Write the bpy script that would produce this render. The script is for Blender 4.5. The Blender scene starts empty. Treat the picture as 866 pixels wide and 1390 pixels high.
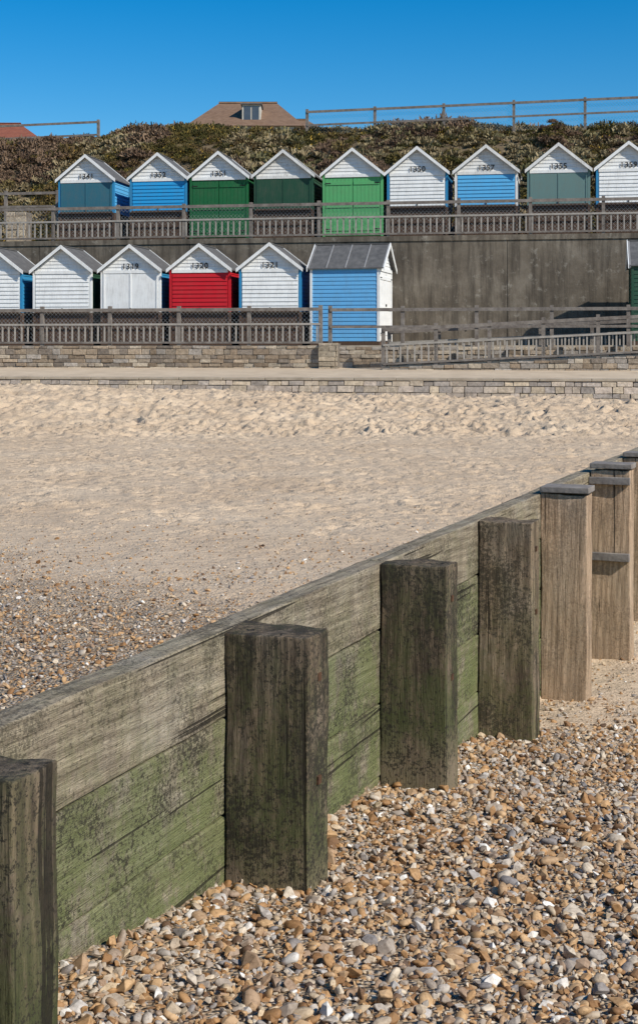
import bpy, bmesh, math, random
import numpy as np
from mathutils import Vector, Matrix
from mathutils import noise as mn
random.seed(7); rng=np.random.default_rng(7)
sc=bpy.context.scene
sc.view_settings.view_transform='Standard'; sc.view_settings.look='None'; sc.view_settings.exposure=0
TH=math.radians(10); C=math.cos(TH); S=math.sin(TH)
EYE=1.7

# ------------------------------------------------------------ materials
def newmat(name):
    m=bpy.data.materials.new(name); m.use_nodes=True
    nt=m.node_tree; b=nt.nodes['Principled BSDF']; b.inputs['Roughness'].default_value=.8
    b.inputs['Specular IOR Level'].default_value=.25
    return m,nt,b
def N(nt,typ,**kw):
    n=nt.nodes.new(typ)
    for k,v in kw.items():
        if k in n.inputs: n.inputs[k].default_value=v
        else: setattr(n,k,v)
    return n
def coords(nt,scale=(1,1,1),kind='Object'):
    tc=N(nt,'ShaderNodeTexCoord'); mp=N(nt,'ShaderNodeMapping'); mp.inputs['Scale'].default_value=scale
    nt.links.new(tc.outputs[kind],mp.inputs[0]); return mp.outputs[0]
def noise(nt,vec,scale,detail=4,rough=.6):
    n=N(nt,'ShaderNodeTexNoise'); n.inputs['Scale'].default_value=scale; n.inputs['Detail'].default_value=detail; n.inputs['Roughness'].default_value=rough
    nt.links.new(vec,n.inputs['Vector']); return n.outputs['Fac']
def ramp(nt,fac,stops):
    r=N(nt,'ShaderNodeValToRGB'); e=r.color_ramp.elements
    while len(e)<len(stops): e.new(.5)
    for i,(p,c) in enumerate(stops):
        e[i].position=p; e[i].color=(*c,1) if len(c)==3 else c
    nt.links.new(fac,r.inputs[0]); return r.outputs[0]
def mix(nt,fac,a,b,mode='MIX'):
    m=N(nt,'ShaderNodeMix',data_type='RGBA',blend_type=mode)
    for sock,v in ((m.inputs[0],fac),(m.inputs[6],a),(m.inputs[7],b)):
        if isinstance(v,(int,float)): sock.default_value=v
        elif isinstance(v,tuple): sock.default_value=(*v,1)
        else: nt.links.new(v,sock)
    return m.outputs[2]
def math_(nt,op,a,b=0,clamp=False):
    m=N(nt,'ShaderNodeMath',operation=op); m.use_clamp=clamp
    for i,v in enumerate((a,b)):
        if isinstance(v,(int,float)): m.inputs[i].default_value=v
        else: nt.links.new(v,m.inputs[i])
    return m.outputs[0]
def bump(nt,b,h,strength=.5,dist=.01):
    bp=N(nt,'ShaderNodeBump'); bp.inputs['Strength'].default_value=strength; bp.inputs['Distance'].default_value=dist
    nt.links.new(h,bp.inputs['Height']); nt.links.new(bp.outputs[0],b.inputs['Normal'])
    return bp
def paint(name,col,dirt=.25,rough=.55,dirtcol=(.16,.13,.10),chip=.0):
    m,nt,b=newmat(name); v=coords(nt,(1,1,1)); v2=coords(nt,(6,6,.8))
    n1=noise(nt,v,3.2,4); n2=noise(nt,v2,4,4)
    f=math_(nt,'MULTIPLY',n1,n2)
    f=ramp(nt,f,[(.20,(0,0,0)),(.42,(1,1,1))])
    c=mix(nt,math_(nt,'MULTIPLY',f,dirt),tuple(col),dirtcol)
    if chip>0:
        ch=ramp(nt,noise(nt,v,7,6,.75),[(.61,(0,0,0)),(.66,(1,1,1))])
        c=mix(nt,math_(nt,'MULTIPLY',ch,chip),c,(.34,.29,.23))
    nt.links.new(c,b.inputs['Base Color']); b.inputs['Roughness'].default_value=rough
    return m
def roughmat(name,c1,c2,scale=6,stretch=(1,1,1),rough=.9,bs=.4,bd=.01):
    m,nt,b=newmat(name); v=coords(nt,stretch)
    n=noise(nt,v,scale,5,.65); nt.links.new(ramp(nt,n,[(.3,c1),(.7,c2)]),b.inputs['Base Color'])
    b.inputs['Roughness'].default_value=rough; bump(nt,b,noise(nt,v,scale*3,3),bs,bd); return m
M={}
M['white']=paint('white_paint',(.80,.80,.77),.25)
M['white_old']=paint('old_white_paint',(.74,.73,.69),.42,chip=.75)
M['teal']=paint('teal_paint',(.035,.135,.18),.2)
M['blue']=paint('blue_paint',(.02,.29,.60),.15)
M['blue2']=paint('sky_blue_paint',(.09,.38,.66),.18)
M['blue3']=paint('hut_blue_paint',(.13,.40,.68),.2)
M['bluet']=paint('blue_trim_paint',(.03,.23,.44),.2)
M['dgreen']=paint('dark_green_paint',(.014,.12,.04),.15)
M['bgreen']=paint('bottle_green_paint',(.02,.07,.04),.2)
M['lgreen']=paint('light_green_paint',(.10,.38,.14),.2)
M['ggreen']=paint('grey_green_paint',(.13,.215,.20),.2)
M['red']=paint('red_paint',(.50,.012,.02),.12)
M['brown']=roughmat('brown_boards',(.045,.028,.02),(.12,.075,.05),5,(6,6,.6))
M['felt']=roughmat('roofing_felt',(.075,.075,.075),(.14,.135,.13),5)
M['felt_l']=roughmat('felt_seam',(.20,.2,.2),(.30,.29,.28),8)
M['greywood']=roughmat('weathered_timber',(.12,.10,.085),(.27,.235,.2),6,(1,1,1))
M['greywood2']=roughmat('weathered_timber_pale',(.26,.235,.20),(.42,.38,.33),6,(1,1,1))
M['metal']=roughmat('galvanised_wire',(.25,.26,.26),(.35,.36,.36),4,rough=.5)
M['black']=roughmat('number_paint',(.02,.02,.02),(.035,.035,.035),8)
def concrete():
    m,nt,b=newmat('stained_concrete'); v=coords(nt); vs=coords(nt,(3,3,.3))
    c=ramp(nt,noise(nt,v,.7,6,.68),[(.28,(.085,.068,.05)),(.5,(.16,.132,.098)),(.72,(.26,.222,.17))])
    st=ramp(nt,noise(nt,vs,1.2,5,.7),[(.44,(0,0,0)),(.62,(1,1,1))])
    c=mix(nt,math_(nt,'MULTIPLY',st,.75),c,(.055,.045,.034))
    pale=ramp(nt,noise(nt,v,2.3,7,.78),[(.56,(0,0,0)),(.66,(1,1,1))])
    c=mix(nt,math_(nt,'MULTIPLY',pale,.6),c,(.38,.345,.28))
    nt.links.new(c,b.inputs['Base Color']); b.inputs['Roughness'].default_value=.95
    bump(nt,b,noise(nt,v,9,4,.7),.5,.02); return m
M['conc']=concrete()
M['conc_l']=roughmat('pale_concrete',(.32,.26,.19),(.48,.40,.30),2.5)
M['prom']=roughmat('promenade_surface',(.46,.36,.25),(.60,.48,.34),1.6,bs=.3)
def stonemat():
    m,nt,b=newmat('rubble_stone'); v=coords(nt)
    a=N(nt,'ShaderNodeAttribute',attribute_name='scol')
    n=noise(nt,v,9,5,.7)
    c=mix(nt,1.0,a.outputs['Color'],ramp(nt,n,[(.25,(.5,.47,.44)),(.75,(1.25,1.2,1.15))]),'MULTIPLY')
    nt.links.new(c,b.inputs['Base Color']); b.inputs['Roughness'].default_value=.95
    bump(nt,b,n,.8,.03); return m
M['stone']=stonemat()
M['mortar']=roughmat('mortar',(.10,.085,.065),(.24,.2,.16),6)
M['mortar_l']=roughmat('sandy_mortar',(.28,.22,.16),(.42,.34,.25),6)

# ------------------------------------------------------------ mesh builder
class MB:
    def __init__(s): s.v=[];s.f=[];s.m=[];s.mats=[];s.col=[]
    def mi(s,k):
        if k not in s.mats: s.mats.append(k)
        return s.mats.index(k)
    def poly8(s,p,k,col=(1,1,1)):
        b=len(s.v); s.v+=p
        for f in ((0,3,2,1),(4,5,6,7),(0,1,5,4),(1,2,6,5),(2,3,7,6),(3,0,4,7)):
            s.f.append(tuple(b+i for i in f)); s.m.append(s.mi(k)); s.col.append(col)
    def box(s,x0,x1,y0,y1,z0,z1,k,col=(1,1,1)):
        s.poly8([(x0,y0,z0),(x1,y0,z0),(x1,y1,z0),(x0,y1,z0),(x0,y0,z1),(x1,y0,z1),(x1,y1,z1),(x0,y1,z1)],k,col)
    def beam(s,x0,x1,y0,y1,za,zb,h,k):
        s.poly8([(x0,y0,za),(x1,y0,zb),(x1,y1,zb),(x0,y1,za),(x0,y0,za+h),(x1,y0,zb+h),(x1,y1,zb+h),(x0,y1,za+h)],k)
    def rod(s,p,q,r,k):
        p=Vector(p);q=Vector(q);d=(q-p).normalized()
        a=d.cross(Vector((0,1,0)))
        if a.length<.1:a=d.cross(Vector((1,0,0)))
        a.normalize(); b_=d.cross(a)
        P=[tuple(o+a*i*r+b_*j*r) for o in (p,q) for i,j in ((-1,-1),(1,-1),(1,1),(-1,1))]
        s.poly8(P,k)
    def obj(s,name,parent=None,loc=(0,0,0),rz=0,bevel=0,stone=False):
        me=bpy.data.meshes.new(name); me.from_pydata(s.v,[],s.f); me.update()
        for k in s.mats: me.materials.append(M[k])
        me.polygons.foreach_set('material_index',s.m)
        if stone:
            a=me.color_attributes.new('scol','FLOAT_COLOR','CORNER')
            arr=[]
            for p,c in zip(me.polygons,s.col): arr+=[(*c,1)]*p.loop_total
            a.data.foreach_set('color',np.array(arr,dtype=np.float32).ravel())
        bm=bmesh.new(); bm.from_mesh(me); bmesh.ops.recalc_face_normals(bm,faces=bm.faces); bm.to_mesh(me); bm.free()
        o=bpy.data.objects.new(name,me); sc.collection.objects.link(o)
        o.location=loc; o.rotation_euler=(0,0,rz)
        if parent: o.parent=parent
        if bevel:
            md=o.modifiers.new('bevel','BEVEL'); md.width=bevel; md.segments=2; md.limit_method='ANGLE'
        return o
def empty(name,loc=(0,0,0),rz=0):
    e=bpy.data.objects.new(name,None); sc.collection.objects.link(e); e.location=loc; e.rotation_euler=(0,0,rz); e.empty_display_size=.2; return e
def row(Y0,t,z): return (t*C, Y0-t*S, z)

# ------------------------------------------------------------ beach huts
def lap_x(mb,x0,x1,y,z0,z1,k,bh=.125,out=.02,yd=-1):
    n=max(1,round((z1-z0)/bh)); h=(z1-z0)/n
    for i in range(n):
        a=z0+i*h; b=a+h-.004; o=yd*out; t=yd*.004
        mb.poly8([(x0,y+o,a),(x1,y+o,a),(x1,y,a),(x0,y,a),(x0,y+t,b),(x1,y+t,b),(x1,y,b),(x0,y,b)],k)
def lap_y(mb,y0,y1,x,z0,z1,k,xd,bh=.125,out=.02):
    n=max(1,round((z1-z0)/bh)); h=(z1-z0)/n
    for i in range(n):
        a=z0+i*h; b=a+h-.004; o=xd*out; t=xd*.004
        mb.poly8([(x+o,y0,a),(x+o,y1,a),(x,y1,a),(x,y0,a),(x+t,y0,b),(x+t,y1,b),(x,y1,b),(x,y0,b)],k)
def hut(loc,rz,w=2.05,dep=1.8,he=2.24,ha=3.08,front='shutter',col='white',side='white',trim='white',gable='white',lap=True,num=None,roof='felt',barge='white',seams=0,low='brown',oh=.06):
    E=empty('beach_hut',loc,rz); sh=(front=='shutter'); zs=1.06 if sh else .10
    mb=MB()
    mb.box(.0,w,.0,dep,-.05,.10,'brown')
    mb.box(.03,w-.03,.07,dep-.03,.10,he,'brown' if sh else side)
    if sh:
        lap_y(mb,.05,dep-.03,.03,.12,1.05,'brown',-1); lap_y(mb,.05,dep-.03,w-.03,.12,1.05,'brown',1)
    lap_y(mb,.05,dep-.03,.03,zs+.01,he-.01,side,-1); lap_y(mb,.05,dep-.03,w-.03,zs+.01,he-.01,side,1)
    lap_x(mb,.03,w-.03,dep-.03,.12,he,side,yd=1)
    for x in (0,w-.085):
        if sh: mb.box(x,x+.085,-.010,.075,.10,zs,'brown')
        mb.box(x,x+.085,-.012,.075,zs,he+.02,trim); mb.box(x,x+.085,dep-.07,dep+.01,zs,he,trim)
    mb.obj('walls',E)
    g=MB(); gh=ha-he; n=max(5,round(gh/.12)); h=gh/n
    def hw(z): return max(.02,(w/2-.02)*(1-(z-he)/gh))
    for yf,yd in ((.02,-1),(dep-.03,1)):
        for i in range(n):
            a=he+i*h; b=a+h-.004; ha_,hb_=hw(a),hw(b); cx=w/2
            g.poly8([(cx-ha_,yf+yd*.024,a),(cx+ha_,yf+yd*.024,a),(cx+ha_,yf-yd*.02,a),(cx-ha_,yf-yd*.02,a),
                     (cx-hb_,yf+yd*.008,b),(cx+hb_,yf+yd*.008,b),(cx+hb_,yf-yd*.02,b),(cx-hb_,yf-yd*.02,b)],gable)
    g.box(.087,w-.087,-.03,.05,he-.09,he+.015,gable)
    g.obj('gable',E)
    f=MB(); x0,x1=.088,w-.088
    if sh:
        nb=int((x1-x0)/.11); bw=(x1-x0)/nb
        for i in range(nb): f.box(x0+i*bw+.004,x0+(i+1)*bw-.004,.03,.06,.1,1.04,low)
        f.box(x0,x1,-.02,.05,.52,.60,low)
        f.box(x0-.03,x1+.03,-.08,.055,1.045,1.095,'brown')
        if lap:
            f.box(x0+.005,x1-.005,0,.05,1.11,he-.095,col); lap_x(f,x0+.02,x1-.02,0,1.12,he-.10,col,bh=.13,out=.026)
        else:
            f.box(x0+.005,x1-.005,-.015,.05,1.11,he-.095,col)
            for x in (x0+.01,x1-.06,(x0+x1)/2-.025): f.box(x,x+.05,-.03,-.013,1.12,he-.10,col)
        f.box(w/2-.02,w/2+.02,-.05,-.014,1.13,1.2,'black')
    else:
        hz=he-.1
        for s in (0,1):
            a=x0+.01 if s==0 else w/2+.008; b=w/2-.008 if s==0 else x1-.01
            nb=7; bw=(b-a)/nb
            for i in range(nb): f.box(a+i*bw+.003,a+(i+1)*bw-.003,.0,.05,.13,hz,col)
            for z in (.3,1.1,hz-.25): f.box(a+.02,b-.02,-.022,-.001,z,z+.11,col)
        f.box(w/2-.03,w/2+.03,-.035,-.002,1.22,1.30,'black')
        for x in (x0+.01,x1-.2):
            for z in (.34,hz-.21): f.box(x,x+.19,-.032,-.023,z,z+.03,'black')
    f.obj('front_'+front,E)
    r=MB(); fo=.14; th=.035; sl=gh/(w/2)
    for sgn in (-1,1):
        cx=w/2; xe=cx+sgn*(w/2+oh); ze=he-oh*sl
        a=(cx,ha+.02); b=(xe,ze+.02)
        P=[(a[0],-fo,a[1]),(b[0],-fo,b[1]),(b[0],dep+.08,b[1]),(a[0],dep+.08,a[1])]
        r.poly8(P+[(p[0],p[1],p[2]+th) for p in P],roof)
        for i in range(seams):
            y=-fo+(dep+.08+fo)*(i)/(seams-1) if seams>1 else 0
            y0=min(max(y-.025,-fo+.001),dep+.03)
            q=[(a[0],y0,a[1]+th),(b[0],y0,b[1]+th),(b[0],y0+.04,b[1]+th),(a[0],y0+.04,a[1]+th)]
            r.poly8(q+[(p[0],p[1],p[2]+.02) for p in q],'felt_l')
    r.box(w/2-.05,w/2+.05,-fo-.002,dep+.082,ha+.04,ha+.07,roof)
    r.obj('roof',E)
    bg=MB()
    for yf in (-fo-.03,dep+.08):
        for sgn in (-1,1):
            cx=w/2; xe=cx+sgn*(w/2+oh+.01); ze=he-(oh+.01)*sl; wd=.10
            P=[(cx,yf,ha+.06-wd),(xe,yf,ze+.06-wd),(xe,yf+.028,ze+.06-wd),(cx,yf+.028,ha+.06-wd)]
            bg.poly8(P+[(p[0],p[1],p[2]+wd+.02) for p in P],barge)
    bg.obj('barge_boards',E)
    if num:
        cu=bpy.data.curves.new('number','FONT'); cu.body=num; cu.size=.26; cu.align_x='CENTER'; cu.extrude=.004; cu.offset=.004; cu.space_character=1.12
        cu.materials.append(M['black'])
        o=bpy.data.objects.new('number',cu); sc.collection.objects.link(o); o.parent=E
        o.location=(w/2,-.036,he+.05); o.rotation_euler=(math.pi/2,0,0)
    return E
UZ=5.46; LZ=1.8
up=[(-9.50,dict(col='teal',side='blue2',trim='bluet',lap=False,num='1341')),
    (-6.83,dict(col='blue',side='blue2',trim='bluet',num='1352')),
    (-4.63,dict(front='doors',col='dgreen',side='dgreen',trim='dgreen',num='1351')),
    (-2.31,dict(col='bgreen',side='bgreen',trim='bgreen',lap=False,gable='white_old',barge='white_old')),
    (.13,dict(front='doors',col='lgreen',side='lgreen',trim='lgreen')),
    (2.38,dict(col='white',side='bluet',trim='bluet',num='1350')),
    (4.71,dict(col='blue2',side='white',trim='white_old',num='1357',gable='white_old',barge='white_old')),
    (7.16,dict(col='ggreen',side='bgreen',trim='ggreen',lap=False,num='1355',barge='white_old')),
    (9.45,dict(col='white',side='bluet',trim='bluet',num='1359')),
    (11.8,dict(col='blue',side='white',trim='white',num='1360'))]
for t,kw in up:
    kw.setdefault('gable','white')
    hut(row(49.5,t,UZ),-TH+random.uniform(-.01,.01),w=2.12+random.uniform(-.03,.03),dep=1.75,**kw)
lo=[(-14.4,dict(col='white',side='white',trim='white')),
    (-12.0,dict(col='white',side='bluet',trim='bluet',lap=True)),
    (-9.60,dict(col='white',side='bgreen',trim='white')),
    (-7.26,dict(col='white',side='bluet',trim='white',lap=False,num='1319')),
    (-4.93,dict(col='red',side='red',trim='red',lap=True,num='1320')),
    (-2.61,dict(col='white',side='blue',trim='bluet',num='1321'))]
for t,kw in lo:
    hut(row(45.4,t,LZ),-TH,w=2.04,dep=1.9,he=2.42,ha=3.2,**kw)
kb=dict(front='doors',gable='white',seams=5,he=2.42,ha=3.2)
hut(row(45.2,1.93,LZ),-TH-math.radians(4)+math.pi/2,w=2.05,dep=2.25,col='white',side='blue3',trim='white',**kb)
hut(row(45.2,11.95,LZ),-TH+math.pi/2,w=2.05,dep=2.25,col='white',side='bgreen',trim='bgreen',**kb)

# ------------------------------------------------------------ fences
def fence(name,Y0,t0,t1,za,zb,h,sp,mesh=False,bal=True,kp='greywood',kb='greywood2'):
    L=t1-t0; n=max(1,round(L/sp)); zz=lambda x: za+(zb-za)*x/L
    m=MB()
    for i in range(n+1):
        x=L*i/n; z=zz(x); hh=h+.03+random.uniform(0,.03)
        m.box(x-.055,x+.055,-.055,.055,z-.15,z+hh,kp)
    m.beam(0,L,-.085,-.056,za+h-.12,zb+h-.12,.10,kp)
    if bal:
        m.beam(0,L,-.08,-.057,za+h*.52,zb+h*.52,.06,kb)
        m.beam(0,L,-.08,-.057,za+.03,zb+.03,.06,kp)
        k=int(L/.21)
        for i in range(k):
            x=(i+.5)*L/k+random.uniform(-.008,.008); z=zz(x); m.box(x-.024,x+.024,-.055,-.03,z+.04,z+h*.52+.06,kb)
    else: m.beam(0,L,-.08,-.057,za+h*.45,zb+h*.45,.08,kp)
    e=empty(name,row(Y0,t0,0),-TH)
    m.obj('posts_and_rails',e)
    if mesh:
        w=MB(); st=.13; H=h-.1
        k=int((L+H)/st)
        for i in range(k):
            x=i*st-H
            a=max(0,x); b=min(L,x+H)
            if b-a>.02:
                w.rod((a,.06,zz(a)+.03+(a-x)),(b,.06,zz(b)+.03+(b-x)),.0028,'metal')
                w.rod((a,.066,zz(a)+.03+H-(a-x)),(b,.066,zz(b)+.03+H-(b-x)),.0028,'metal')
        w.obj('wire_mesh',e)
    return e
fence('terrace_railing',48.15,-16.5,16.5,UZ,UZ,1.16,2.36,mesh=True)
fence('terrace_railing',43.55,-15.6,.05,LZ,LZ,1.15,2.3,mesh=True)
fence('terrace_railing',43.75,.35,16.0,LZ-.02,LZ-.02,1.15,2.3,bal=False)
fence('ramp_railing',42.9,1.95,11.4,1.15,1.62,1.15,1.5)
fence('ramp_railing',44.25,2.2,11.4,1.35,1.75,.9,1.5,bal=True)
fence('hilltop_fence',59.0,-.5,16.5,10.35,10.6,1.2,2.7,mesh=True,bal=False,kp='greywood')
fence('hilltop_fence',60.0,-16.5,-9.7,10.25,10.35,1.2,6.8,bal=False)
fence('wooden_fence',51.4,-16,-9.9,6.45,6.45,1.1,1.9,bal=False)

# ------------------------------------------------------------ stone walls
def stonewall(name,Y0,t0,t1,za,zb0,zb1,batter=0,pal=None,mat_back='mortar',thick=.3,ch=(.11,.2),cw=(.18,.55)):
    pal=pal or [(.46,.37,.27),(.38,.32,.25),(.52,.45,.35),(.26,.22,.18),(.42,.38,.33),(.32,.25,.18)]
    L=t1-t0; mb=MB()
    top=lambda x: zb0+(zb1-zb0)*x/L
    z=za; zmax=max(zb0,zb1)
    while z<zmax-.03:
        h=random.uniform(*ch)
        if zmax-(z+h)<.07: h=zmax-z
        x=0
        while x<L:
            w=min(random.uniform(*cw),L-x)
            if w<.03: break
            tt=min(top(x),top(x+w))
            if z<tt-.03:
                z1=min(z+h,tt)-.012
                if z1>z+.02:
                    o0=(z-za)*batter; o1=(z1-za)*batter; pr=random.uniform(-.012,.025); j=lambda:random.uniform(-.009,.009)
                    c=random.choice(pal); g=random.uniform(.75,1.2); c=tuple(min(.65,q*g) for q in c)
                    mb.poly8([(x+.008+j(),o0-pr,z+j()),(x+w-.008+j(),o0-pr+j(),z+j()),(x+w-.008,o0+.15,z),(x+.008,o0+.15,z),
                              (x+.008+j(),o1-pr+j(),z1+j()),(x+w-.008+j(),o1-pr,z1+j()),(x+w-.008,o1+.15,z1),(x+.008,o1+.15,z1)],'stone',c)
            x+=w
        z+=h
    P=[(0,.02,za-.5),(L,.02,za-.5),(L,thick,za-.5),(0,thick,za-.5),
       (0,.02+(zb0-za)*batter,zb0-.02),(L,.02+(zb1-za)*batter,zb1-.02),(L,thick+.1,zb1-.02),(0,thick+.1,zb0-.02)]
    mb.poly8(P,mat_back)
    return mb.obj(name,None,row(Y0,t0,0),-TH,bevel=.008,stone=True)
stonewall('sea_wall',39.0,-26,26,.05,.80,.80,batter=.45,pal=[(.46,.39,.31),(.50,.42,.32),(.40,.35,.30),(.54,.45,.33),(.46,.39,.32),(.35,.31,.27)],thick=.5,ch=(.13,.2),mat_back='mortar_l')
stonewall('terrace_wall',43.35,-24,.0,.95,LZ-.03,LZ-.03)
stonewall('terrace_wall',43.55,.57,26,.95,LZ-.06,LZ-.06)
stonewall('ramp_wall',42.75,1.9,11.5,.95,1.12,1.58,thick=.12)
stonewall('stone_pier',43.2,-.02,.58,.95,LZ+.05,LZ+.05,pal=[(.5,.42,.31),(.42,.36,.27),(.55,.47,.36)],thick=.45)
stonewall('stone_pillar',48.9,-11.35,-10.6,UZ,UZ+1.1,UZ+1.1,pal=[(.6,.51,.37),(.52,.44,.33)],thick=.5,ch=(.2,.3),cw=(.3,.5))
mb=MB()
x=-26
while x<26:
    w=random.uniform(1.1,1.5); mb.box(x+.005,x+w-.005,.30,.85,.795,.875+random.uniform(-.006,.006),'conc_l'); x+=w
mb.obj('promenade_kerb',None,row(39.0,0,0),-TH,bevel=.012)
mb=MB(); P=[(-60,.85,.86),(60,.85,.86),(60,5,1.12),(-60,5,1.12)]
mb.poly8([(p[0],p[1],p[2]-.6) for p in P]+P,'prom'); mb.obj('promenade',None,row(39.0,0,0),-TH)
mb=MB(); mb.box(-60,60,.30,4.5,.5,LZ-.025,'conc_l'); mb.obj('terrace',None,row(43.6,0,0),-TH)
P=[(1.95,.13,1.13),(11.5,.13,1.60),(11.5,.78,1.60),(1.95,.78,1.13)]
mb=MB(); mb.poly8([(p[0],p[1],.7) for p in P]+P,'conc_l'); mb.obj('ramp',None,row(42.75,0,0),-TH)
mb=MB(); x=-47.7
while x<48:
    mb.box(x+.012,x+5.4-.012,0,.6,1.0,UZ-.20,'conc'); x+=5.4
mb.box(-48,48,.02,.5,1.0,UZ-.21,'conc')
mb.box(-48,48,-.035,.55,UZ-.2,UZ-.03,'conc')
for x in np.arange(-47,47,2.7): mb.box(x+.6,x+.66,-.01,.05,2.25,2.31,'black')
mb.obj('concrete_retaining_wall',None,row(48.0,0,0),-TH)
mb=MB(); mb.box(-60,60,.555,6,4.9,UZ-.02,'conc_l'); mb.obj('upper_terrace',None,row(48.0,0,0),-TH)

# ------------------------------------------------------------ numpy noise
def vnoise(x,y,seed=0):
    xi=np.floor(x).astype(np.int64); yi=np.floor(y).astype(np.int64); fx=x-xi; fy=y-yi
    fx=fx*fx*(3-2*fx); fy=fy*fy*(3-2*fy)
    def h(a,b):
        n=(a*374761393+b*668265263+seed*982451653)&0x7fffffff
        n=((n^(n>>13))*1274126177)&0x7fffffff
        return ((n^(n>>16))&0xffff)/65535.0
    return (h(xi,yi)*(1-fx)+h(xi+1,yi)*fx)*(1-fy)+(h(xi,yi+1)*(1-fx)+h(xi+1,yi+1)*fx)*fy
def fbm(x,y,o=4,seed=0):
    r=0;a=.5
    for i in range(o): r=r+a*(vnoise(x*2**i,y*2**i,seed+i)-.5); a*=.5
    return r
def sstep(a,b,x): t=np.clip((x-a)/(b-a),0,1); return t*t*(3-2*t)

# ------------------------------------------------------------ ground
AX,AY=-.717,3.2; G=(.365,.931); NN=(.931,-.365)
def sq(x,y): return (x-AX)*G[0]+(y-AY)*G[1], (x-AX)*NN[0]+(y-AY)*NN[1]
def base_h(x,y):
    s,q=sq(x,y)
    dw=(x*S+(y-39.0)*C)
    zl=np.interp(y,[-50,0,4,8,14,24,60],[.3,.48,.40,.22,.06,.0,.0])
    bt=.32+.30*sstep(4,-10,x)+.16*fbm(x*.35,y*.1,3,5)
    zl=zl+bt*sstep(-11.5,-1.5,dw)**1.1+ .22*sstep(-10.5,-8.5,dw)*fbm(x*.5,y*.5,3,9)
    zr=np.interp(s,[-30,-3,-1,.2,1.18,2.6,4.1,5.5,7,14,20],[.1,.46,.34,.22,.08,-.03,-.22,-.35,-.43,-.36,0])
    zr=zr+.04*np.clip(q,0,4)*sstep(6,2,s)*.3
    zr=np.where(s>20,zl,zr*(1-sstep(14,20,s))+zl*sstep(14,20,s))
    k=sstep(-.075,-.015,q)
    return zl*(1-k)+zr*k
def ground_h(x,y):
    z=base_h(x,y)
    dw=(x*S+(y-39.0)*C)
    z=z+.05*fbm(x*.9,y*.9,4,21)*sstep(60,30,y)
    return np.where(dw>1,np.minimum(z,.3),z)
xs=np.concatenate([-np.geomspace(900,16,30)[:-1],np.arange(-16,-4,.07),np.arange(-4,5,.05),np.arange(5,16,.08),np.geomspace(16,900,30)])
ys=np.concatenate([-np.geomspace(900,1,24)[:-1],np.arange(-1,2,.12),np.arange(2,15,.045),np.arange(15,41,.06),np.geomspace(41,1500,24)])
X,Y=np.meshgrid(xs,ys); Z=ground_h(X,Y)
near=(np.abs(X)<16.2)&(Y<41.2)&(Y>1)
Z=Z+np.where(near,.012*fbm(X*6,Y*6,3,40),0)
def dimples(px,py,r,d,rim=.6):
    for a,b,rr,dd in zip(px,py,r,d):
        i0,i1=np.searchsorted(xs,[a-rr*2,a+rr*2]); j0,j1=np.searchsorted(ys,[b-rr*2,b+rr*2])
        if i1<=i0 or j1<=j0: continue
        th=random.random()*3.14; cx,sx=math.cos(th),math.sin(th)
        xx=X[j0:j1,i0:i1]-a; yy=Y[j0:j1,i0:i1]-b; u=xx*cx+yy*sx; w=-xx*sx+yy*cx
        D=np.sqrt((u*1.0)**2+(w*1.7)**2)/rr
        Z[j0:j1,i0:i1]+= dd*(-np.exp(-(D**4)*1.2)+rim*np.exp(-((D-1.3)**2)*9))
n=15000; px=rng.uniform(-16,16,n); py=rng.uniform(11.0,31,n); _,qq=sq(px,py); k=(qq<-.3)&(rng.random(n)<sstep(10,17,py+6*fbm(px*.25,py*.25,2,3)))
dimples(px[k],py[k],rng.uniform(.08,.15,k.sum()),rng.uniform(.008,.032,k.sum()))
n=8500; px=rng.uniform(-16,16,n); py=rng.uniform(27,40,n)
dimples(px,py,rng.uniform(.12,.26,n),rng.uniform(.012,.055,n))
# faint wandering trails: sparse prints, no raised rim
for (x0,y0,x1,y1,wv,dp) in ((-4.8,24.5,1.5,13.6,.2,.030),(-4.6,25.0,1.9,13.9,.2,.026),(3.5,30,-5,17,.8,.026),(-9,21,0,30,.5,.026)):
    m_=110; tt=np.linspace(0,1,m_); tx=x0+(x1-x0)*tt+wv*np.sin(tt*8+x0)+rng.normal(0,.05,m_); ty=y0+(y1-y0)*tt**.9+rng.normal(0,.05,m_)
    _,qq=sq(tx,ty); kk=qq<-.3
    dimples(tx[kk],ty[kk],rng.uniform(.09,.13,kk.sum()),rng.uniform(dp*.5,dp,kk.sum()),rim=.25)
me=bpy.data.meshes.new('beach')
nx,ny=len(xs),len(ys)
co=np.stack([X,Y,Z],-1).reshape(-1,3).astype(np.float32)
idx=np.arange(nx*ny).reshape(ny,nx)
fc=np.stack([idx[:-1,:-1],idx[:-1,1:],idx[1:,1:],idx[1:,:-1]],-1).reshape(-1,4)
me.vertices.add(len(co)); me.vertices.foreach_set('co',co.ravel())
me.loops.add(fc.size); me.loops.foreach_set('vertex_index',fc.ravel().astype(np.int32))
me.polygons.add(len(fc)); me.polygons.foreach_set('loop_start',np.arange(0,fc.size,4,dtype=np.int32))
me.update(); me.validate()
me.polygons.foreach_set('use_smooth',np.ones(len(me.polygons),dtype=bool))
def shing(x,y):
    s,q=sq(x,y); w=fbm(x*.8,y*.8,4,77)
    right=sstep(6.0,4.0,s+w*2.4)
    left=sstep(13.5,4.8,y+w*6+ (x+2)*.45)
    return np.where(q>-.04,right,left)
at=me.attributes.new('shingle','FLOAT','POINT'); at.data.foreach_set('value',shing(co[:,0],co[:,1]).astype(np.float32))
gm,nt,b=newmat('beach_sand')
v=coords(nt,kind='Object')
sand=ramp(nt,noise(nt,v,.5,5,.6),[(.3,(.52,.385,.255)),(.7,(.63,.49,.34))])
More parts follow.
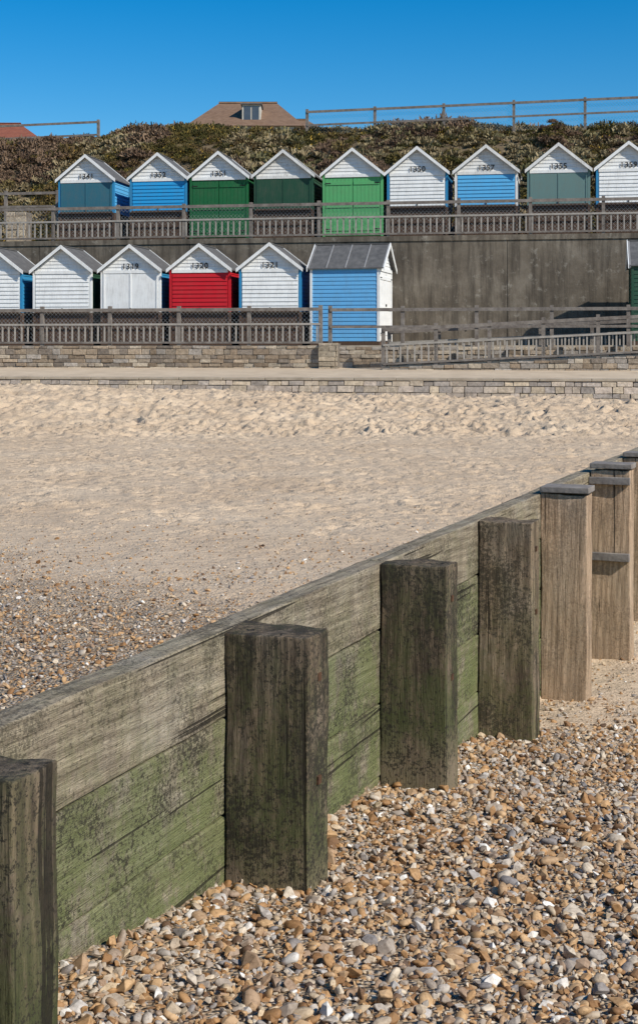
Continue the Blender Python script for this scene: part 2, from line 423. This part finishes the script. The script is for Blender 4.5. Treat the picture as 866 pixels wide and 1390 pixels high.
grain=ramp(nt,noise(nt,v,11,6,.85),[(.30,(.58,.54,.5)),(.46,(1,1,1)),(.68,(1.06,1.05,1.03))])
sand=mix(nt,.8,sand,grain,'MULTIPLY')
sp=ramp(nt,noise(nt,v,38,2,.8),[(.62,(0,0,0)),(.69,(1,1,1))])
sand=mix(nt,math_(nt,'MULTIPLY',sp,.4),sand,(.2,.135,.085))
vo=N(nt,'ShaderNodeTexVoronoi'); vo.inputs['Scale'].default_value=60; nt.links.new(v,vo.inputs['Vector'])
sep=N(nt,'ShaderNodeSeparateColor'); nt.links.new(vo.outputs['Color'],sep.inputs[0])
peb=ramp(nt,sep.outputs[0],[(0,(.22,.14,.08)),(.3,(.42,.28,.16)),(.55,(.52,.39,.25)),(.8,(.44,.37,.29)),(1,(.74,.66,.54))])
peb=mix(nt,ramp(nt,vo.outputs['Distance'],[(.3,(0,0,0)),(.75,(1,1,1))]),peb,(.26,.19,.12))
a=N(nt,'ShaderNodeAttribute',attribute_name='shingle')
fac=math_(nt,'ADD',a.outputs['Fac'],math_(nt,'MULTIPLY',math_(nt,'SUBTRACT',noise(nt,v,7,3,.7),.5),1.3),True)
fac=ramp(nt,fac,[(.35,(0,0,0)),(.75,(1,1,1))])
nt.links.new(mix(nt,fac,sand,peb),b.inputs['Base Color']); b.inputs['Roughness'].default_value=1
hh=math_(nt,'ADD',math_(nt,'ADD',noise(nt,v,9,4,.8),math_(nt,'MULTIPLY',noise(nt,v,2.5,2,.6),1.2)),math_(nt,'MULTIPLY',math_(nt,'MULTIPLY',vo.outputs['Distance'],a.outputs['Fac']),-.6))
bump(nt,b,hh,.75,.06)
me.materials.append(gm)
go=bpy.data.objects.new('beach_ground',me); sc.collection.objects.link(go)

# ------------------------------------------------------------ instancing helper
def scatter(name,pts,rot,scl,idx,coll):
    me=bpy.data.meshes.new(name); me.vertices.add(len(pts)); me.vertices.foreach_set('co',np.asarray(pts,dtype=np.float32).ravel())
    for nm,arr,ty in (('rot',rot,'FLOAT_VECTOR'),('scl',scl,'FLOAT_VECTOR')):
        a=me.attributes.new(nm,ty,'POINT'); a.data.foreach_set('vector',np.asarray(arr,dtype=np.float32).ravel())
    a=me.attributes.new('pidx','INT','POINT'); a.data.foreach_set('value',np.asarray(idx,dtype=np.int32))
    o=bpy.data.objects.new(name,me); sc.collection.objects.link(o)
    ng=bpy.data.node_groups.new(name+'_nodes','GeometryNodeTree')
    ng.interface.new_socket('Geometry',in_out='INPUT',socket_type='NodeSocketGeometry'); ng.interface.new_socket('Geometry',in_out='OUTPUT',socket_type='NodeSocketGeometry')
    gi=ng.nodes.new('NodeGroupInput'); gout=ng.nodes.new('NodeGroupOutput')
    ci=ng.nodes.new('GeometryNodeCollectionInfo'); ci.inputs['Collection'].default_value=coll; ci.inputs['Separate Children'].default_value=True; ci.inputs['Reset Children'].default_value=True
    ip=ng.nodes.new('GeometryNodeInstanceOnPoints'); ip.inputs['Pick Instance'].default_value=True
    def na(nm,ty):
        n=ng.nodes.new('GeometryNodeInputNamedAttribute'); n.data_type=ty; n.inputs['Name'].default_value=nm
        return [s for s in n.outputs if s.enabled and s.name=='Attribute'][0]
    er=ng.nodes.new('FunctionNodeEulerToRotation')
    L=ng.links.new
    L(gi.outputs[0],ip.inputs['Points']); L(ci.outputs[0],ip.inputs['Instance']); L(na('pidx','INT'),ip.inputs['Instance Index'])
    L(na('rot','FLOAT_VECTOR'),er.inputs[0]); L(er.outputs[0],ip.inputs['Rotation']); L(na('scl','FLOAT_VECTOR'),ip.inputs['Scale'])
    L(ip.outputs[0],gout.inputs[0])
    md=o.modifiers.new('scatter','NODES'); md.node_group=ng
    return o
def randmat(name,stops,rough=.7,tex=None,bs=.3):
    m,nt,b=newmat(name); oi=N(nt,'ShaderNodeObjectInfo')
    c=ramp(nt,oi.outputs['Random'],stops)
    if tex:
        v=coords(nt); n=noise(nt,v,tex,4,.75); c=mix(nt,.85,c,ramp(nt,n,[(.3,(.5,.45,.41)),(.5,(1,1,1)),(.7,(1.22,1.22,1.22))]),'MULTIPLY')
    nt.links.new(c,b.inputs['Base Color']); b.inputs['Roughness'].default_value=rough; return m
pcol=bpy.data.collections.new('pebbles')
pm=randmat('flint_pebble',[(0,(.10,.065,.045)),(.09,(.26,.135,.055)),(.22,(.42,.235,.10)),(.37,(.52,.335,.17)),(.5,(.34,.225,.14)),(.60,(.34,.28,.22)),(.70,(.56,.42,.26)),(.79,(.22,.20,.19)),(.87,(.62,.51,.37)),(.95,(.42,.37,.32)),(1,(.82,.77,.68))],.65,tex=1.5)
for i in range(12):
    bm=bmesh.new(); o3=Vector((random.uniform(0,50),random.uniform(0,50),0))
    ax,ay,az=random.uniform(.8,1.3),random.uniform(.6,1),random.uniform(.38,.7)
    if i%4==0:
        bmesh.ops.create_icosphere(bm,subdivisions=2,radius=1)
        for vv in bm.verts:
            d=1+.36*mn.noise(vv.co*1.1+o3)+.14*mn.noise(vv.co*2.6+o3); p=vv.co*d; vv.co=Vector((p.x*ax,p.y*ay,p.z*az))
    else:
        for _ in range(13):
            u=Vector([random.gauss(0,1) for _ in range(3)]).normalized()*random.uniform(.85,1.15); bm.verts.new((u.x*ax*1.1,u.y*ay*1.1,u.z*az*1.1))
        r_=bmesh.ops.convex_hull(bm,input=bm.verts[:])
        bmesh.ops.delete(bm,geom=[g for g in r_['geom_interior'] if isinstance(g,bmesh.types.BMVert)],context='VERTS')
        bmesh.ops.dissolve_limit(bm,angle_limit=.3,verts=bm.verts[:],edges=bm.edges[:])
        bmesh.ops.bevel(bm,geom=bm.edges[:],offset=.13,segments=2,profile=.5,affect='EDGES',clamp_overlap=True)
    m_=bpy.data.meshes.new('pebble'); bm.to_mesh(m_); bm.free(); m_.materials.append(pm)
    for p in m_.polygons: p.use_smooth=(i%4==0)
    o=bpy.data.objects.new('pebble',m_); pcol.objects.link(o)
def pebs(n,x0,x1,y0,y1,rmin,rmax,cond,mean,lift=.0,sg=.45):
    x=rng.uniform(x0,x1,n); y=rng.uniform(y0,y1,n); s,q=sq(x,y)
    k=cond(x,y,s,q); x=x[k];y=y[k]
    r=np.clip(rng.lognormal(math.log(mean),sg,len(x)),rmin,rmax)
    z=ground_h(x,y)+.012*fbm(x*6,y*6,3,40)+r*rng.uniform(-.1,.75,len(x))+lift
    return np.stack([x,y,z],-1),r
P=[];Rr=[]
mask=lambda x,y: rng.random(len(x))<shing(x,y)**1.5
a=pebs(140000,-.8,4.6,1.6,9.0,.005,.028,lambda x,y,s,q:(q>.015)&(q<3.0)&mask(x,y)&(x<.36*y+.7),.0088); P.append(a[0]);Rr.append(a[1])
a=pebs(26000,-.8,5.2,3,14,.004,.018,lambda x,y,s,q:(q>.02)&(q<3.5)&(rng.random(len(x))<.5),.0072); P.append(a[0]);Rr.append(a[1])
a=pebs(110000,-6.5,3.5,3.0,13,.004,.019,lambda x,y,s,q:(q<-.12)&mask(x,y)&(x>-.34*y-.7),.0078); P.append(a[0]);Rr.append(a[1])
a=pebs(30000,-8,6,6,20,.004,.015,lambda x,y,s,q:(q<-.12)&(rng.random(len(x))<sstep(19,7,y+4*fbm(x*.7,y*.7,3,8))**1.5*.8),.0068); P.append(a[0]);Rr.append(a[1])
P=np.concatenate(P);Rr=np.concatenate(Rr); n=len(P)
rot=np.stack([rng.normal(0,.45,n),rng.normal(0,.45,n),rng.uniform(0,6.28,n)],-1)
scatter('shingle',P,rot,np.repeat(Rr[:,None],3,1),rng.integers(0,12,n),pcol)

# ------------------------------------------------------------ groyne
def woodmat(name,base,dark,algae,amt,axis,darkamt=.4,zlo=0.0,zhi=.85,gmin=.15,bleach=.3,mold=.5,fc=.85,foot=0):
    m,nt,b=newmat(name)
    tc=N(nt,'ShaderNodeTexCoord'); oi=N(nt,'ShaderNodeObjectInfo')
    off=N(nt,'ShaderNodeVectorMath',operation='ADD'); nt.links.new(tc.outputs['Object'],off.inputs[0])
    cmb=N(nt,'ShaderNodeCombineXYZ'); r20=math_(nt,'MULTIPLY',oi.outputs['Random'],57.)
    for i in range(3): nt.links.new(r20,cmb.inputs[i])
    nt.links.new(cmb.outputs[0],off.inputs[1]); vo=off.outputs[0]
    def sc3(s):
        mp=N(nt,'ShaderNodeMapping'); mp.inputs['Scale'].default_value=s; nt.links.new(vo,mp.inputs[0]); return mp.outputs[0]
    ax=lambda a,l:(l,a,a) if axis=='x' else (a,a,l)
    w=N(nt,'ShaderNodeTexWave',wave_type='BANDS',bands_direction='DIAGONAL'); w.inputs['Scale'].default_value=1.6; w.inputs['Distortion'].default_value=9; w.inputs['Detail'].default_value=3; w.inputs['Detail Scale'].default_value=.7; w.inputs['Detail Roughness'].default_value=.6
    nt.links.new(sc3(ax(9,.6)),w.inputs['Vector'])
    g=noise(nt,sc3(ax(12,1.0)),3.0,5,.7)
    gg=math_(nt,'ADD',math_(nt,'MULTIPLY',w.outputs['Fac'],.42),math_(nt,'MULTIPLY',g,.8))
    c=mix(nt,ramp(nt,gg,[(.34,(0,0,0)),(.88,(1,1,1))]),dark,base)
    fine=noise(nt,sc3(ax(60,3)),2.2,4,.8)
    c=mix(nt,fc,c,ramp(nt,fine,[(.30,(.25,.22,.19)),(.42,(.85,.84,.82)),(.52,(1,1,1)),(.72,(1.22,1.2,1.16))]),'MULTIPLY')
    bl=ramp(nt,noise(nt,sc3(ax(2.2,.9)),2.4,5,.7),[(.47,(0,0,0)),(.66,(1,1,1))])
    c=mix(nt,math_(nt,'MULTIPLY',bl,bleach),c,(.48,.43,.34))
    d=ramp(nt,noise(nt,sc3((5,5,1.1)),1.9,6,.78),[(.45,(0,0,0)),(.58,(1,1,1))])
    c=mix(nt,math_(nt,'MULTIPLY',d,darkamt),c,tuple(x*.38 for x in dark))
    geo=N(nt,'ShaderNodeNewGeometry'); sx=N(nt,'ShaderNodeSeparateXYZ'); nt.links.new(geo.outputs['Position'],sx.inputs[0])
    mr=N(nt,'ShaderNodeMapRange'); nt.links.new(sx.outputs[2],mr.inputs[0]); mr.inputs[1].default_value=zhi; mr.inputs[2].default_value=zlo+.15; mr.inputs[3].default_value=gmin; mr.inputs[4].default_value=1
    n=noise(nt,sc3((1.8,1.8,1.3)),3.0,8,.85)
    al=ramp(nt,math_(nt,'ADD',n,math_(nt,'MULTIPLY',mr.outputs[0],.11)),[(.50,(0,0,0)),(.62,(1,1,1))])
    c=mix(nt,math_(nt,'MULTIPLY',math_(nt,'MULTIPLY',al,amt),mr.outputs[0]),c,algae)
    if foot>0:
        f2=N(nt,'ShaderNodeMapRange'); nt.links.new(math_(nt,'ADD',sx.outputs[2],math_(nt,'MULTIPLY',n,.25)),f2.inputs[0]); f2.inputs[1].default_value=.36; f2.inputs[2].default_value=.18; f2.inputs[3].default_value=0; f2.inputs[4].default_value=foot
        c=mix(nt,f2.outputs[0],c,mix(nt,fine,(.22,.16,.10),(.46,.35,.23)))
    spk=noise(nt,vo,70,3,.85); patch=noise(nt,sc3((1,1,1)),3.7,3,.6)
    mo=ramp(nt,math_(nt,'ADD',spk,math_(nt,'MULTIPLY',patch,.55)),[(.79,(0,0,0)),(.87,(1,1,1))])
    c=mix(nt,math_(nt,'MULTIPLY',mo,mold),c,(.035,.03,.02))
    cr=ramp(nt,noise(nt,sc3(ax(22,.35)),1.6,2,.5),[(.31,(1,1,1)),(.335,(0,0,0))])
    c=mix(nt,math_(nt,'MULTIPLY',cr,.8),c,(.02,.016,.01))
    nt.links.new(c,b.inputs['Base Color']); b.inputs['Roughness'].default_value=.9
    h=math_(nt,'SUBTRACT',math_(nt,'ADD',g,math_(nt,'MULTIPLY',fine,.9)),math_(nt,'MULTIPLY',cr,.8)); bump(nt,b,h,.85,.012); return m
AL=(.155,.18,.06)
M['w_top']=woodmat('groyne_timber',(.41,.335,.23),(.24,.19,.13),AL,.5,'x',darkamt=.35,gmin=.3,mold=.6,bleach=.4,fc=.75)
M['w_mid']=woodmat('groyne_timber_mossy',(.34,.29,.195),(.185,.155,.10),AL,.85,'x',darkamt=.45,gmin=.45,bleach=.3,mold=.85,fc=.75)
M['w_low']=woodmat('groyne_timber_low',(.34,.285,.19),(.20,.16,.105),AL,.8,'x',darkamt=.45,bleach=.3,mold=.65,fc=.75)
M['p_dark']=woodmat('post_timber_weathered',(.235,.17,.108),(.10,.073,.048),(.075,.09,.028),.8,'z',darkamt=.85,gmin=.4,bleach=.12,mold=.9,foot=.5)
M['p_mid']=woodmat('post_timber_damp',(.35,.255,.16),(.17,.12,.075),(.10,.11,.035),.6,'z',darkamt=.7,bleach=.2,zlo=-.3,mold=.75,fc=.75)
M['p_tan']=woodmat('post_timber',(.62,.44,.29),(.40,.275,.175),(.2,.17,.09),.15,'z',darkamt=.35,bleach=.2,mold=.35,fc=.6)
M['cap']=roughmat('cap_board',(.14,.12,.105),(.27,.24,.21),12)
M['rust']=roughmat('rusty_bolt',(.05,.025,.015),(.12,.06,.03),20)
def timber(name,dx,dy,dz,k,parent,loc,rz,cuts=(8,3,4),amp=.004,bev=.012,worn=0):
    bm=bmesh.new(); bmesh.ops.create_cube(bm,size=1)
    for vv in bm.verts: vv.co=Vector(((vv.co.x+.5)*dx,(vv.co.y+.5)*dy,(vv.co.z+.5)*dz))
    bmesh.ops.bevel(bm,geom=bm.edges[:],offset=bev,segments=3,profile=.6,affect='EDGES')
    for ax,n_,L_ in ((0,cuts[0],dx),(1,cuts[1],dy),(2,cuts[2],dz)):
        for i in range(1,n_):
            co_=[0,0,0]; co_[ax]=L_*i/n_; no=[0,0,0]; no[ax]=1
            bmesh.ops.bisect_plane(bm,geom=bm.verts[:]+bm.edges[:]+bm.faces[:],plane_co=co_,plane_no=no)
    o3=Vector((random.uniform(0,90),random.uniform(0,90),random.uniform(0,90)))
    for vv in bm.verts:
        p=vv.co.copy()
        vv.co+=Vector((mn.noise(p*4+o3),mn.noise(p*4+o3+Vector((9,0,0))),mn.noise(p*4+o3+Vector((0,9,0)))))*amp*1.3+Vector((mn.noise(p*19+o3),mn.noise(p*19-o3),mn.noise(p*19+o3*2)))*amp*.8
        if worn and p.z>dz-.03: vv.co.z-=worn*max(0,mn.noise(p*11+o3)+.25)
    m_=bpy.data.meshes.new(name); bm.to_mesh(m_); bm.free(); m_.materials.append(M[k])
    for p in m_.polygons: p.use_smooth=True
    o=bpy.data.objects.new(name,m_); sc.collection.objects.link(o); o.location=loc; o.rotation_euler=(0,0,rz); o.parent=parent
    return o
GE=empty('timber_groyne',(AX,AY,0),math.atan2(G[1],G[0]))
TOP=.85
joins=[-3.6,-.28,2.70,5.60,8.5,11.4,14.3,17.2,20.1]
for i in range(len(joins)-1):
    a,b_=joins[i],joins[i+1]
    z=TOP
    for j,(h,k) in enumerate(((.268,'w_top'),(.295,'w_mid'),(.285,'w_low'),(.30,'w_low'),(.30,'w_low'))):
        z-=h
        timber('plank',b_-a-.006,.088+random.uniform(-.003,.003),h-.005,k,GE,(a+.003,random.uniform(-.002,.005),z),0,cuts=(30,2,6),amp=.003,bev=.007)
posts=[(-3.25,0),(-1.80,0),(-.36,.01),(1.183,0),(2.62,.0),(4.11,-.0),(5.51,.0),(7.05,.02),(8.42,.0),(9.9,0),(11.35,0),(12.8,0),(14.3,0),(15.7,0),(17.2,0),(18.7,0)]
for i,(s,dz) in enumerate(posts):
    k='p_dark' if i<5 else ('p_mid' if i==5 else 'p_tan')
    zt=TOP+dz-.004; zb=-1.0
    timber('post',.17,.268,zt-zb,k,GE,(s,-.271,zb),random.uniform(-.008,.008),cuts=(6,8,40),amp=.004,bev=.006,worn=.012)
    if i>=6:
        timber('cap_board',.20,.285,.035,'cap',GE,(s-.015,-.285,zt+.008),0,cuts=(2,3,2),amp=.002,bev=.005)
    if i==7:
        timber('cap_board',.03,.28,.05,'cap',GE,(s-.033,-.276,zt-.10),0,cuts=(2,3,2),amp=.002,bev=.005)
        timber('cap_board',.035,.27,.055,'cap',GE,(s-.037,-.272,zt-.62),0,cuts=(2,3,2),amp=.002,bev=.005)
    if i in(3,4,5):
        mbb=MB()
        for z in (TOP-.14,TOP-.45): mbb.rod((s+.085,-.277,z),(s+.085,-.268,z),.012,'rust')
        mbb.obj('bolts',GE)

# ------------------------------------------------------------ hillside
def hill_h(t,d):
    top=10.6+.35*sstep(-1,-5,t)-.35*sstep(-8.5,-12,t)+.15*np.sin(t*.45)+.4*fbm(t*.3,d*.2,3,61)
    return UZ-.3+(top-UZ+.3)*sstep(2.0,10.5,d)**.85+ .4*fbm(t*.6,d*.6,4,62)*sstep(2,4,d)
ts=np.concatenate([-np.geomspace(400,30,14)[:-1],np.arange(-30,30,.35),np.geomspace(30,400,14)])
ds=np.concatenate([np.arange(2.2,14,.35),np.geomspace(14,900,26)])
T,Dd=np.meshgrid(ts,ds); Zh=hill_h(T,Dd)
wx=T*C+Dd*S; wy=49.5-T*S+Dd*C
me=bpy.data.meshes.new('hillside'); nx,ny=len(ts),len(ds)
idx=np.arange(nx*ny).reshape(ny,nx)
me.from_pydata(np.stack([wx,wy,Zh],-1).reshape(-1,3).tolist(),[],np.stack([idx[:-1,:-1],idx[:-1,1:],idx[1:,1:],idx[1:,:-1]],-1).reshape(-1,4).tolist())
M['soil']=roughmat('scrub_soil',(.08,.06,.033),(.18,.13,.075),1.5)
me.materials.append(M['soil']); me.update()
ho=bpy.data.objects.new('hillside',me); sc.collection.objects.link(ho)
def clump(name,coll,mat,n,leaf,shape,flower=None,ffrac=0,up=.3):
    V=[];F=[];MI=[]
    for i in range(n):
        u=np.array([random.gauss(0,1) for _ in range(3)]); u/=np.linalg.norm(u); r=random.uniform(.35,1)**.6
        p=Vector((u[0]*r*shape[0],u[1]*r*shape[1],abs(u[2])*r*shape[2]))
        l=leaf*random.uniform(.6,1.5)
        d1=(Vector((u[0],u[1],u[2]+up))+Vector([random.gauss(0,.6) for _ in range(3)])).normalized()
        d2=d1.cross(Vector([random.gauss(0,1) for _ in range(3)])).normalized()
        b0=len(V); fl=random.random()<ffrac
        if fl:l*=.8
        V+= [p-d2*l*.28,p+d2*l*.28,p+d1*l*1.3+d2*l*.16,p+d1*l*1.3-d2*l*.16]; F.append((b0,b0+1,b0+2,b0+3)); MI.append(1 if fl else 0)
    m_=bpy.data.meshes.new(name); m_.from_pydata([tuple(v) for v in V],[],F); m_.materials.append(mat); m_.materials.append(flower or mat)
    m_.polygons.foreach_set('material_index',MI); o=bpy.data.objects.new(name,m_); coll.objects.link(o)
vc=bpy.data.collections.new('scrub_clumps')
gmat=randmat('gorse_leaves',[(0,(.035,.036,.010)),(.2,(.085,.075,.020)),(.4,(.125,.10,.028)),(.55,(.15,.095,.038)),(.7,(.09,.058,.025)),(.85,(.14,.118,.032)),(1,(.20,.145,.06))],.9)
fmat=roughmat('gorse_flowers',(.42,.25,.03),(.5,.32,.05),5)
dmat=randmat('dead_stems',[(0,(.10,.062,.04)),(.5,(.18,.115,.072)),(1,(.28,.19,.12))],.9)
tmat=randmat('dry_grass',[(0,(.24,.185,.10)),(.5,(.37,.29,.165)),(1,(.19,.17,.075))],.9)
for i in range(4): clump('gorse_%d'%i,vc,gmat,300,.07,(.5,.5,.36),fmat,.02+.05*i)
for i in range(2): clump('hstems_%d'%i,vc,dmat,260,.09,(.45,.45,.40),up=.6)
for i in range(2): clump('tgrass_%d'%i,vc,tmat,240,.12,(.45,.45,.13),up=1.2)
n=9000; t=rng.uniform(-22,22,n); d=rng.uniform(2.6,13,n)
zn=hill_h(t,d); patch=fbm(t*.28,d*.4,3,90); patch2=fbm(t*.45+9,d*.5,3,95); pf=fbm(t*.4+30,d*.5,3,97)
grassy=np.exp(-((t-7.0)/3.6)**2-((d-7.5)/2.8)**2)
idx=np.where(pf>.05,rng.integers(2,4,n),rng.integers(0,2,n)); k=(patch>.02)&(rng.random(n)<.8); idx[k]=rng.integers(4,6,k.sum())
k=(rng.random(n)<grassy*.95)|((patch2>.13)&(rng.random(n)<.6)); idx[k]=rng.integers(6,8,k.sum())
sc1=rng.uniform(.35,.95,n)*(1+1.6*np.clip(fbm(t*.9,d*.9,3,99),-.3,.35))
pts=np.stack([t*C+d*S,49.5-t*S+d*C,zn-.06],-1)
nb=70; tb=rng.normal(7.9,.42,nb); db=rng.normal(8.2,.5,nb); zb=hill_h(tb,db)+rng.uniform(0,.65,nb)*np.exp(-((tb-7.9)/.55)**2)
pts=np.concatenate([pts,np.stack([tb*C+db*S,49.5-tb*S+db*C,zb],-1)]); idx=np.concatenate([idx,rng.choice([0,1,4,5,4],nb)]); sc1=np.concatenate([sc1,rng.uniform(.35,.6,nb)])
n=len(pts)
rot=np.stack([rng.normal(0,.25,n),rng.normal(0,.25,n),rng.uniform(0,6.28,n)],-1)
scatter('hillside_scrub',pts,rot,np.stack([sc1,sc1,sc1*rng.uniform(.7,1.3,n)],-1),idx,vc)

# ------------------------------------------------------------ houses behind
def tilemat(name,c1,c2):
    m,nt,b=newmat(name); v=coords(nt)
    w=N(nt,'ShaderNodeTexWave',wave_type='BANDS',bands_direction='Z'); w.inputs['Scale'].default_value=2.4; w.inputs['Distortion'].default_value=.3; nt.links.new(v,w.inputs['Vector'])
    c=ramp(nt,noise(nt,v,3,5,.8),[(.3,c1),(.7,c2)]); c=mix(nt,.6,c,ramp(nt,w.outputs['Fac'],[(0,(.5,.5,.5)),(.5,(1,1,1))]),'MULTIPLY')
    nt.links.new(c,b.inputs['Base Color']); bump(nt,b,w.outputs['Fac'],.8,.05); return m
M['tile']=tilemat('brown_roof_tiles',(.17,.10,.06),(.29,.185,.12))
M['tile_r']=tilemat('red_roof_tiles',(.22,.07,.045),(.33,.12,.07))
M['render']=roughmat('cream_render',(.5,.46,.38),(.6,.56,.48),3)
M['glass']=roughmat('window_glass',(.05,.07,.09),(.09,.11,.14),1,rough=.15)
def house(name,x0,x1,y,zb,ze,zr,rx0,rx1,dep,tile,dormer=None):
    e=empty(name,(x0,y,zb),0); W=x1-x0; H=ze-zb
    m=MB(); m.box(.3,W-.3,.3,dep-.3,-1,H,'render'); m.obj('walls',e)
    m=MB(); v=[(0,0,H),(W,0,H),(W,dep,H),(0,dep,H),(rx0-x0,dep/2,zr-zb),(rx1-x0,dep/2,zr-zb)]
    m.v=v; m.f=[(0,1,5,4),(1,2,5),(2,3,4,5),(3,0,4),(0,3,2,1)]; m.m=[m.mi(tile)]*5; m.col=[(1,1,1)]*5
    m.rod((rx0-x0,dep/2,zr-zb+.03),(rx1-x0,dep/2,zr-zb+.03),.09,tile)
    m.obj('roof',e)
    m=MB()
    for wx_ in (W*.18,W*.45,W*.72): m.box(wx_,wx_+1.1,.27,.31,H-2.2,H-.9,'glass')
    m.obj('windows',e)
    if dormer:
        m=MB(); a,b_,z0,z1=dormer; a-=x0;b_-=x0
        m.box(a,b_,1.2,3.6,z0-zb,z1-zb,'render'); m.box(a-.1,b_+.1,1.05,3.7,z1-zb,z1-zb+.1,'felt')
        wd=(b_-a)
        m.box(a+wd*.1,a+wd*.46,1.17,1.198,z0-zb+.4,z1-zb-.12,'glass'); m.box(a+wd*.54,a+wd*.9,1.17,1.198,z0-zb+.4,z1-zb-.12,'glass'); m.obj('dormer_window',e)
    return e
house('brick_house',-9.2,-1.0,98,10.5,17.0,19.3,-7.2,-3.0,9,'tile',dormer=(-5.35,-4.05,17.0,18.65))
house('brick_house',-4.6,1.2,108,10.5,17.8,19.6,-3.2,-.9,8,'tile')
house('brick_house',-24.5,-18.6,95,10.5,15.7,17.0,-23.6,-20.4,5,'tile_r')
house('brick_house',-29.5,-22.5,118,10.5,17.2,19.3,-26.5,-24.9,6,'tile_r')

# ------------------------------------------------------------ light, sky, camera
EL=math.radians(38); SX,SY=.78,-.626
to_sun=Vector((SX*math.cos(EL),SY*math.cos(EL),math.sin(EL))).normalized()
sl=bpy.data.lights.new('sun','SUN'); sl.energy=5.0; sl.angle=math.radians(.5); sl.color=(1,.945,.86)
so=bpy.data.objects.new('sun',sl); sc.collection.objects.link(so); so.rotation_euler=to_sun.to_track_quat('Z','Y').to_euler()
w=bpy.data.worlds.new('World'); sc.world=w; w.use_nodes=True; nt=w.node_tree; bg=nt.nodes['Background']
sk=nt.nodes.new('ShaderNodeTexSky'); sk.sky_type='NISHITA'; sk.sun_disc=False; sk.sun_elevation=EL; sk.sun_rotation=math.atan2(SX,SY)
sk.altitude=0; sk.air_density=1.0; sk.dust_density=0.0; sk.ozone_density=4.0
hs=nt.nodes.new('ShaderNodeHueSaturation'); hs.inputs['Saturation'].default_value=1.5; hs.inputs['Value'].default_value=1.1
nt.links.new(sk.outputs[0],hs.inputs['Color']); nt.links.new(hs.outputs[0],bg.inputs['Color']); bg.inputs['Strength'].default_value=.105
cd=bpy.data.cameras.new('camera'); cam=bpy.data.objects.new('camera',cd); sc.collection.objects.link(cam); sc.camera=cam
cam.location=(0,0,EYE); cam.rotation_euler=(math.pi/2,0,0); cd.lens=50; cd.sensor_width=36; cd.sensor_fit='AUTO'; cd.shift_y=-223/1390; cd.clip_end=5000; cd.clip_start=.05
